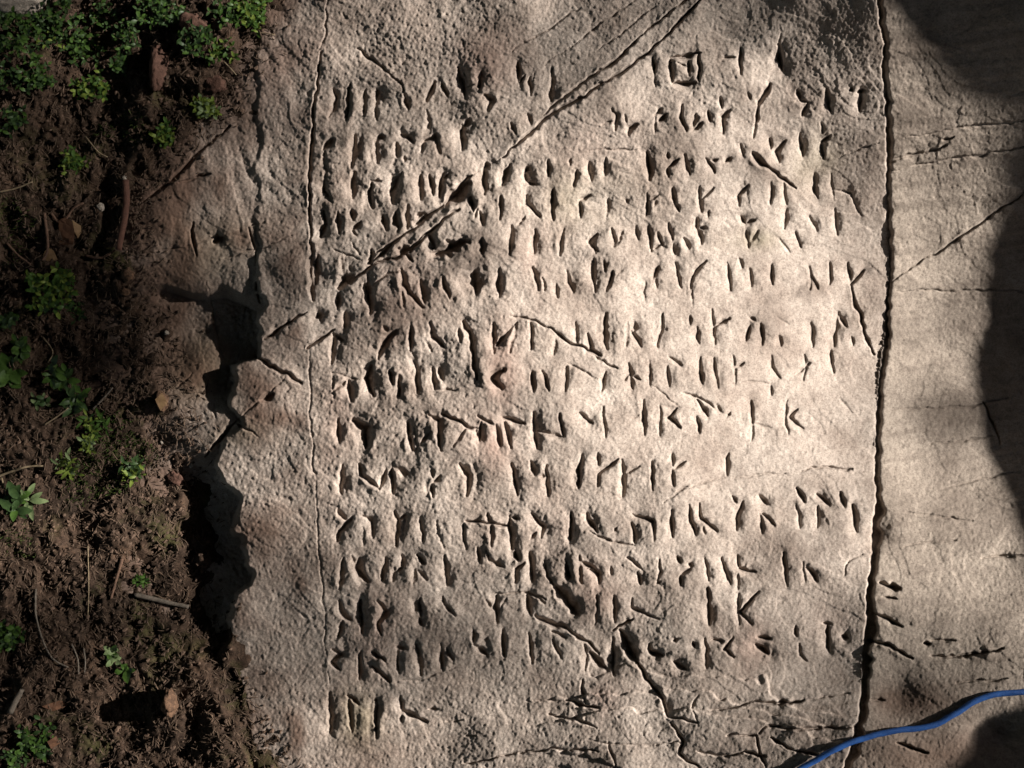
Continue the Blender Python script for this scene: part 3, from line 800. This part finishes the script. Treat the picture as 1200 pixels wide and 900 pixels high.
P = [  # u, v, radius, leaf length, stems, leaves/stem, material, second material, leaf width ratio, label
 (28, 45, 34, 8, 26, 7, M_LEAF, M_LEAFD, .5, 'leafy green plant in the far corner just below the tan stone'),
 (75, 22, 30, 8, 20, 7, M_LEAFD, M_LEAF, .5, 'dark green leafy plant along the top edge right of the tan stone'),
 (100, 62, 26, 8, 18, 7, M_LEAF, M_LEAFD, .5, 'mid green leafy plant above the sprig with light shoots'),
 (112, 104, 24, 8, 16, 7, M_LEAF, M_LEAFY, .5, 'leafy sprig with light shoots above a dark hollow left of the red clod'),
 (10, 95, 20, 8, 12, 6, M_LEAFD, M_LEAF, .5, 'dim green plant at the left edge below the corner thicket'),
 (20, 145, 20, 8, 12, 6, M_LEAFD, M_LEAF, .5, 'dim small plant at the left edge above the lone straw stem'),
 (128, 18, 22, 7, 12, 6, M_LEAFD, M_LEAF, .5, 'sparse dark plant on the top edge between two leafier ones'),
 (178, 10, 22, 8, 16, 7, M_LEAF, M_LEAFD, .5, 'green plant cut by the top edge above the red clod'),
 (232, 48, 22, 8, 14, 6, M_LEAFD, M_LEAF, .5, 'dark green plant in shade right of the red clod'),
 (262, 66, 18, 8, 13, 6, M_LEAF, M_LEAFY, .5, 'green sprig with bright tips hanging below the dark plant'),
 (296, 18, 24, 8, 22, 7, M_LEAF, M_LEAFY, .5, 'bright green plant on the top edge beside bare red soil'),
 (262, 16, 18, 7, 12, 6, M_LEAFD, M_LEAF, .5, 'dark leafy plant touching the bright one at the top edge'),
 (140, 75, 16, 7, 9, 6, M_LEAFD, M_LEAF, .5, 'thin dark sprig directly left of the red clod'),
 (88, 190, 17, 8, 16, 7, M_LEAF, M_LEAFY, .5, 'small bright green plant alone on brown soil'),
 (196, 156, 17, 7, 20, 7, M_LEAFY, M_LEAF, .55, 'yellow green cushion plant at the rim of the rock'),
 (244, 127, 16, 7, 22, 7, M_LEAFY, M_PALE, .55, 'small pale yellow green cushion plant nearest the carved rock'),
 (64, 340, 32, 9, 34, 8, M_LEAF, M_LEAFY, .5, 'largest bushy green plant below the yellow leaf'),
 (92, 362, 16, 9, 9, 6, M_LEAFD, M_LEAF, .45, 'dull sprig at the right foot of the bushy plant'),
 (8, 375, 14, 9, 8, 5, M_LEAFD, M_LEAF, .5, 'dim plant cut by the left edge beside the bushy plant'),
 (28, 408, 12, 11, 6, 4, M_LEAF, M_LEAFD, .6, 'small plant above the broad leaved seedling'),
 (18, 440, 12, 22, 4, 4, M_LEAF, None, .6, 'broad leaved green seedling at the left edge'),
 (72, 440, 14, 14, 6, 4, M_LEAF, M_LEAFD, .5, 'seedling with narrow dark leaves right of the broad leaved one'),
 (92, 472, 16, 15, 8, 5, M_LEAFD, M_LEAF, .4, 'drooping dark seedling above the moss patch'),
 (48, 472, 10, 9, 5, 4, M_LEAFD, M_PALE, .5, 'tiny pale seedling between two larger seedlings'),
 (18, 585, 14, 20, 4, 4, M_LEAFD, M_LEAF, .5, 'broad dark leaves beside the bent straw stem'),
 (36, 588, 8, 20, 3, 3, M_PALE, M_LEAF, .35, 'upright pale leaved shoot right of the broad dark leaves'),
 (12, 745, 20, 9, 18, 7, M_LEAF, M_LEAFD, .5, 'leafy plant cut by the left edge in the lower part'),
 (132, 768, 9, 12, 5, 3, M_PALE, M_LEAF, .65, 'pale round leaved seedling beside the dark shaded spot'),
 (148, 783, 6, 15, 2, 3, M_LEAF, None, .65, 'single rounded green leaf pair below the pale seedling'),
 (167, 679, 9, 7, 8, 5, M_LEAF, None, .5, 'tiny green tuft above the grey stick'),
 (46, 862, 26, 10, 22, 6, M_LEAF, M_LEAFD, .45, 'ragged green plant near the bottom left corner'),
 (20, 890, 16, 9, 10, 5, M_LEAFD, M_LEAF, .5, 'dim plant in the bottom left corner below the ragged one'),
 (48, 92, 26, 8, 16, 7, M_LEAF, M_LEAFD, .5, 'green leafy plant between the corner thicket and the sprig with light shoots'),
 (60, 48, 24, 7, 16, 7, M_LEAFD, M_LEAFY, .5, 'tangled green plant in the middle of the corner thicket'),
 (150, 45, 22, 7, 14, 6, M_LEAFD, M_LEAF, .5, 'dull plant filling the gap above the red clod'),
 (205, 20, 20, 7, 14, 6, M_LEAFD, M_LEAF, .5, 'dull green plant beside the rounded red brown clod'),
 (8, 20, 20, 8, 12, 7, M_LEAFD, M_LEAF, .5, 'dark plant directly under the tan stone at the left edge'),
 (158, 548, 16, 12, 10, 5, M_LEAFD, M_LEAFY, .35, 'narrow leaved plant at the right end of the moss patch'),
 (112, 498, 16, 12, 9, 5, M_LEAF, M_LEAFY, .3, 'narrow leaved sprig at the top of the moss patch'),
 (82, 545, 14, 13, 7, 4, M_LEAFY, M_PALE, .3, 'pale narrow leaved sprig left of the olive moss'),
 (105, 520, 10, 8, 8, 5, M_LEAFY, M_PALE, .45, 'yellowish sprig sticking out of the moss patch'),
]
for (u, v, r_, lf, ns, nl, m1, m2, wd, lb) in P:
    if v < 110 and u < 310: r_, ns = r_ * 1.08, int(ns * 1.15)
    plant(u, v, r_, lf, ns, nl, m1, 'leafy_plant', lb, 'plant', mat2=m2, wide=wd)

def moss(u, v, ru, rv, n, label, mat):
    vs_, fs_ = [], []
    b = at(u, v)
    for i in range(n):
        a = random.uniform(0, 6.283); q = math.sqrt(random.random()) * (1 + .3 * math.sin(3 * a + u))
        uu, vv = u + math.cos(a) * ru * q, v + math.sin(a) * rv * q
        p0 = at(uu, vv, -1) - b
        d = Vector((random.uniform(-1, 1), random.uniform(-1, 1), random.uniform(.1, .6))).normalized()
        sd_ = d.orthogonal().normalized()
        L = random.uniform(3, 9) * S; w = .65 * S
        k = len(vs_)
        vs_ += [p0 - sd_ * w, p0 + sd_ * w, p0 + d * L * .6 + sd_ * w * .9, p0 + d * L + Vector((0, 0, -L * .3)), p0 + d * L * .6 - sd_ * w * .9]
        fs_.append((k, k + 1, k + 2, k + 3, k + 4))
    o = mesh_obj('moss_patch', vs_, fs_, mat)
    o.location = b
    return tag(o, label, 'moss')
moss(132, 522, 48, 30, 2600, 'feathery green moss patch below the drooping seedling', M_MOSS)
moss(108, 566, 38, 24, 1300, 'thin olive moss patch just under the feathery one', M_MOSS)
moss(18, 635, 24, 22, 500, 'dim moss patch at the left edge under the bent straw', M_MOSS)
moss(150, 152, 34, 16, 500, 'olive moss patch left of the yellow green cushion', M_MOSS)
moss(20, 270, 22, 40, 400, 'thin moss film at the left edge above the yellow leaf', M_MOSS)

# ------------------------------------------------------------------ sticks, stones, leaves
def stick(pts, r, mat, name, label, cat='stick', lift=2.0, parent=None, ends=None, taper=.7):
    sp = spline(pts, 4)
    hs2 = np.array([surf(u, v) for u, v in sp])
    n = len(sp)
    if ends: line = np.linspace(ends[0] + hs2[0], ends[1] + hs2[-1], n)
    else:
        w = min(9, n)
        line = np.maximum(np.convolve(np.pad(hs2, w // 2, 'edge'), np.ones(w) / w, 'valid')[:n], hs2 - r * .4) + lift
    P_ = [Vector(to_world(u, v, h)) for (u, v), h in zip(sp, line)]
    rad = [r * S * (1 - (1 - taper) * i / n) * random.uniform(.92, 1.08) for i in range(n)]
    c = sum(P_, Vector()) / n
    o = tube(name, [q - c for q in P_], rad, mat, None, 8, 1.0, .08)
    o.location = c
    return tag(o, label, cat)
stick([(147, 212), (148, 235), (146, 255), (142, 275), (139, 293)], 4.6, M_RED, 'stick', 'thick red brown stick with a dark gap beside it', lift=9, taper=.85)
stick([(158, 697), (180, 702), (205, 708), (221, 711)], 3.2, M_GREY, 'stick', 'short grey stick below the tiny green tuft', lift=4, taper=.75)
stick([(143, 655), (136, 680), (130, 702)], 2.2, M_BARK, 'twig', 'dark twig slanting beside the grey stick', 'twig', lift=3)
stick([(-6, 226), (18, 221), (38, 213)], 1.2, M_STRAW, 'straw_stem', 'lone pale straw stem at the left edge above the moss film', 'straw', lift=4)
stick([(-6, 560), (12, 553), (32, 547), (50, 546)], 1.6, M_STRAW, 'straw_stem', 'bent straw stem at the left edge above broad dark leaves', 'straw', lift=7)
stick([(2, 560), (7, 580), (12, 602)], 1.0, M_STRAW, 'straw_stem', 'thin straw hanging down from the bent stem', 'straw', lift=5)
stick([(42, 690), (42, 720), (50, 750), (62, 772), (80, 782)], 1.3, M_GREY, 'root', 'curved thin grey root on dark soil', 'root', lift=3)
stick([(60, 250), (72, 262), (86, 244), (98, 238)], 1.8, M_BARK, 'twig', 'forked dark twig above the square brown leaf', 'twig', lift=3)
stick([(100, 300), (118, 302), (135, 293)], 2.0, M_BARK, 'twig', 'dark twig pointing at the foot of the red brown stick', 'twig', lift=3)
stick([(52, 250), (56, 290), (50, 305)], 2.2, M_BARK, 'twig', 'upright dark twig left of the square brown leaf', 'twig', lift=3)
stick([(8, 285), (22, 300), (36, 310)], 1.6, M_BARK, 'twig', 'dark twig left of the yellow leaf', 'twig', lift=3)
stick([(100, 160), (115, 178), (126, 184)], 1.1, M_STRAW, 'straw_stem', 'short straw above the lone bright plant', 'straw', lift=3)
stick([(108, 480), (122, 466), (132, 454)], 1.3, M_GREY, 'twig', 'pale grey twig slanting right of the drooping seedling', 'twig', lift=3)
stick([(52, 498), (70, 486), (80, 478)], 1.0, M_STRAW, 'straw_stem', 'short straw under the tiny pale seedling', 'straw', lift=3)
stick([(84, 755), (91, 772), (92, 790)], 1.2, M_GREY, 'twig', 'upright grey twig left of the pale round leaved seedling', 'twig', lift=3)
stick([(98, 760), (100, 775), (99, 788)], 1.0, M_GREY, 'twig', 'thin twig nearest the pale round leaved seedling', 'twig', lift=3)
stick([(12, 835), (18, 822), (26, 808)], 4.0, M_GREY, 'stick', 'stubby grey stick above the ragged plant', lift=4)
stick([(50, 395), (62, 412), (56, 425)], 1.0, M_STRAW, 'straw_stem', 'pale straw under the bushy plant', 'straw', lift=3)
stick([(302, 38), (312, 39), (322, 41)], .8, M_STRAW, 'straw_stem', 'tiny pale straw on bare red soil by the bright plant', 'straw', lift=2)
stick([(262, 72), (270, 80), (277, 88)], .9, M_STRAW, 'straw_stem', 'tiny straw under the sprig with bright tips', 'straw', lift=3)
stick([(103, 640), (104, 690), (103, 722)], .8, M_STRAW, 'straw_stem', 'long thin upright straw left of the grey stick', 'straw', lift=2)

def stone(u, v, ru, rv, rh, mat, label, name='stone', cat='stone', seed=1, sink=.35):
    bm = bmesh.new()
    bmesh.ops.create_icosphere(bm, subdivisions=4, radius=1)
    rr = random.Random(seed)
    planes = [(Vector((rr.uniform(-1, 1), rr.uniform(-1, 1), rr.uniform(-.5, .75))).normalized(), rr.uniform(.70, .95)) for _ in range(14)]
    from mathutils import noise as mn
    for w in bm.verts:
        c = w.co.copy()
        for nrm, d in planes:
            k = c.dot(nrm)
            if k > d: c -= nrm * (k - d) * .92
        c *= 1 + .26 * mn.noise(c * 1.8 + Vector((seed, 0, 0))) + .17 * mn.noise(c * 5 + Vector((0, seed, 0)))
        w.co = Vector((c.x * ru * S, c.y * rv * S, c.z * rh * S))
    me = bpy.data.meshes.new(name)
    bm.to_mesh(me); bm.free()
    me.materials.append(mat)
    me.polygons.foreach_set('use_smooth', [True] * len(me.polygons))
    o = bpy.data.objects.new(name, me)
    COL.objects.link(o)
    o.location = at(u, v, rh * (1 - 2 * sink))
    o.rotation_euler = (0, 0, rr.uniform(-.3, .3))
    return tag(o, label, cat)
stone(199, 824, 9, 17, 17, M_STONE, 'upright orange tan stone casting a wide dark shadow', seed=31, sink=.2)
stone(22, 4, 42, 15, 14, M_STONEG, 'large tan grey stone in the top left corner', seed=5)
stone(149, 322, 9, 9, 7, M_STONE, 'small tan stone at the rim of the rock below the red brown stick', seed=6)
stone(146, 342, 6, 6, 5, M_STONE, 'smaller orange stone under the small tan stone', seed=7)
stone(118, 243, 6, 5, 5, M_STONEG, 'pale grey pebble left of the red brown stick', seed=8)
stone(186, 82, 13, 30, 16, M_CLOD, 'red brown upright clod of earth among the plants', 'soil_clod', 'clod', seed=9)
stone(226, 28, 18, 15, 10, M_CLOD, 'rounded red brown clod behind the dark plant', 'soil_clod', 'clod', seed=10)
stone(250, 98, 18, 12, 8, M_CLOD, 'low red brown clod above the pale cushion plant', 'soil_clod', 'clod', seed=12)
stone(195, 390, 3, 3, 3, M_STONEG, 'tiny white pebble on the rim of the rock', seed=13)
stone(190, 518, 3, 3, 3, M_STONEG, 'tiny pale pebble right of the moss patch', seed=14)
stone(224, 545, 3, 4, 3, M_STONEG, 'tiny white pebble at the shaded foot of the rock', seed=15)
stone(146, 209, 3, 3, 4, M_STONEG, 'tiny pale pebble at the top end of the red brown stick', seed=16)
stone(190, 470, 8, 13, 6, M_STONE, 'flat orange brown stone right of the moss patch', seed=17)
stone(205, 560, 12, 10, 5, M_CLOD, 'flat reddish clod below the tiny pebble', 'soil_clod', 'clod', seed=18)

def dead_leaf(outline, mat, label, tilt, lift=4, fold=None):
    """outline in picture px"""
    cu = sum(p_[0] for p_ in outline) / len(outline); cv_ = sum(p_[1] for p_ in outline) / len(outline)
    b = at(cu, cv_, lift)
    bm = bmesh.new()
    vv = [bm.verts.new(((u - cu) * S, -(v - cv_) * S, 0)) for u, v in outline]
    f = bm.faces.new(vv)
    bmesh.ops.triangulate(bm, faces=[f])
    bmesh.ops.subdivide_edges(bm, edges=bm.edges[:], cuts=3, use_grid_fill=True)
    from mathutils import noise as mn
    for w in bm.verts:
        w.co.z = .004 * mn.noise(w.co * 60 + Vector((cu, 0, 0))) + tilt[0] * w.co.x + tilt[1] * w.co.y
    ext = bmesh.ops.extrude_face_region(bm, geom=bm.faces[:])
    for w in ext['geom']:
        if isinstance(w, bmesh.types.BMVert): w.co.z += .0008
    bmesh.ops.recalc_face_normals(bm, faces=bm.faces[:])
    me = bpy.data.meshes.new('dead_leaf')
    bm.to_mesh(me); bm.free()
    me.materials.append(mat)
    o = bpy.data.objects.new('dead_leaf', me)
    COL.objects.link(o)
    o.location = b
    return tag(o, label, 'leaf')
dead_leaf([(68, 257), (76, 254), (85, 259), (88, 272), (87, 287), (76, 288), (68, 287)], M_LEAFB, 'square red brown dead leaf left of the red brown stick', (.15, 0))
dead_leaf([(86, 258), (94, 264), (95, 272), (91, 280), (88, 272)], M_LEAFT, 'narrow tan leaf sliver along the square brown leaf', (-.7, 0), lift=6)
dead_leaf([(50, 302), (56, 289), (62, 293), (67, 304), (58, 310)], M_LEAFT, 'small yellow tan dead leaf above the bushy plant', (-.3, .1), lift=5)
dead_leaf([(56, 868), (66, 862), (70, 872), (60, 878)], M_LEAFB, 'reddish dead leaf beside the ragged plant', (-.3, .1), lift=5)
dead_leaf([(182, 468), (190, 460), (196, 472), (188, 482)], M_LEAFT, 'orange dead leaf lying on the flat orange brown stone', (-.3, .1), lift=11)
dead_leaf([(50, 826), (72, 820), (80, 828), (62, 834)], M_LEAFB, 'curled brown dead leaf above the ragged plant', (-.3, .2), lift=5)

# ------------------------------------------------------------------ loose litter nobody could count
def soil_depth(u, v): return float(np.interp(v, [0, 0], [0, 0]))
vs_, fs_ = [], []
nvs, nfs = [], []
cnt = 0
while cnt < 9000:
    u, v = random.uniform(-30, 380), random.uniform(-25, 925)
    if u > float(bound_x(v)) + random.gauss(1, 15): 
        continue
    cnt += 1
    a = random.uniform(0, 6.283)
    L = random.uniform(3, 13) * S * (1.6 if random.random() < .08 else 1); w = random.uniform(.35, .8) * S
    p0 = at(u, v, random.uniform(.2, 2.4))
    tz = random.uniform(-.25, .35)
    d = Vector((math.cos(a), math.sin(a), tz)).normalized(); sd_ = Vector((-math.sin(a), math.cos(a), 0))
    b2 = sd_ * random.uniform(-.15, .15) * L
    k = len(vs_)
    up = Vector((0, 0, w * 1.2))
    for f, ww in ((-.5, .5), (0, 1), (.5, .3)):
        c = p0 + d * L * f + b2 * (1 - 4 * f * f)
        vs_ += [c - sd_ * w * ww, c + up * ww, c + sd_ * w * ww]
    for j in range(2):
        for q in range(2):
            fs_.append((k + j * 3 + q, k + j * 3 + q + 1, k + j * 3 + q + 4, k + j * 3 + q + 3))
tag(mesh_obj('needle_litter', vs_, fs_, M_NEEDLE), 'loose brown needles and straw scattered over the soil', 'litter', kind='stuff')
vs_, fs_ = [], []
cnt = 0
while cnt < 5200:
    u, v = random.uniform(-30, 380), random.uniform(-25, 925)
    if u > float(bound_x(v)) + random.gauss(1, 15): continue
    cnt += 1
    r_ = random.uniform(1.2, 4.2) * S
    p0 = at(u, v, random.uniform(.2, 1.8))
    nrm = Vector((random.gauss(0, .45), random.gauss(0, .45), 1)).normalized()
    sx = nrm.orthogonal().normalized(); sy = nrm.cross(sx)
    k = len(vs_); n = random.randint(4, 6); a0 = random.uniform(0, 6)
    for j in range(n):
        t = a0 + 6.283 * j / n
        vs_.append(p0 + (sx * math.cos(t) + sy * math.sin(t) * .7) * r_ * random.uniform(.6, 1.2) + nrm * random.uniform(-.25, .25) * r_)
    vs_.append(p0 + nrm * r_ * .3)
    for j in range(n): fs_.append((k + j, k + (j + 1) % n, k + n))
tag(mesh_obj('leaf_crumb_litter', vs_, fs_, M_FRAG), 'crumbled leaves and earth crumbs strewn over the soil', 'litter', kind='stuff')
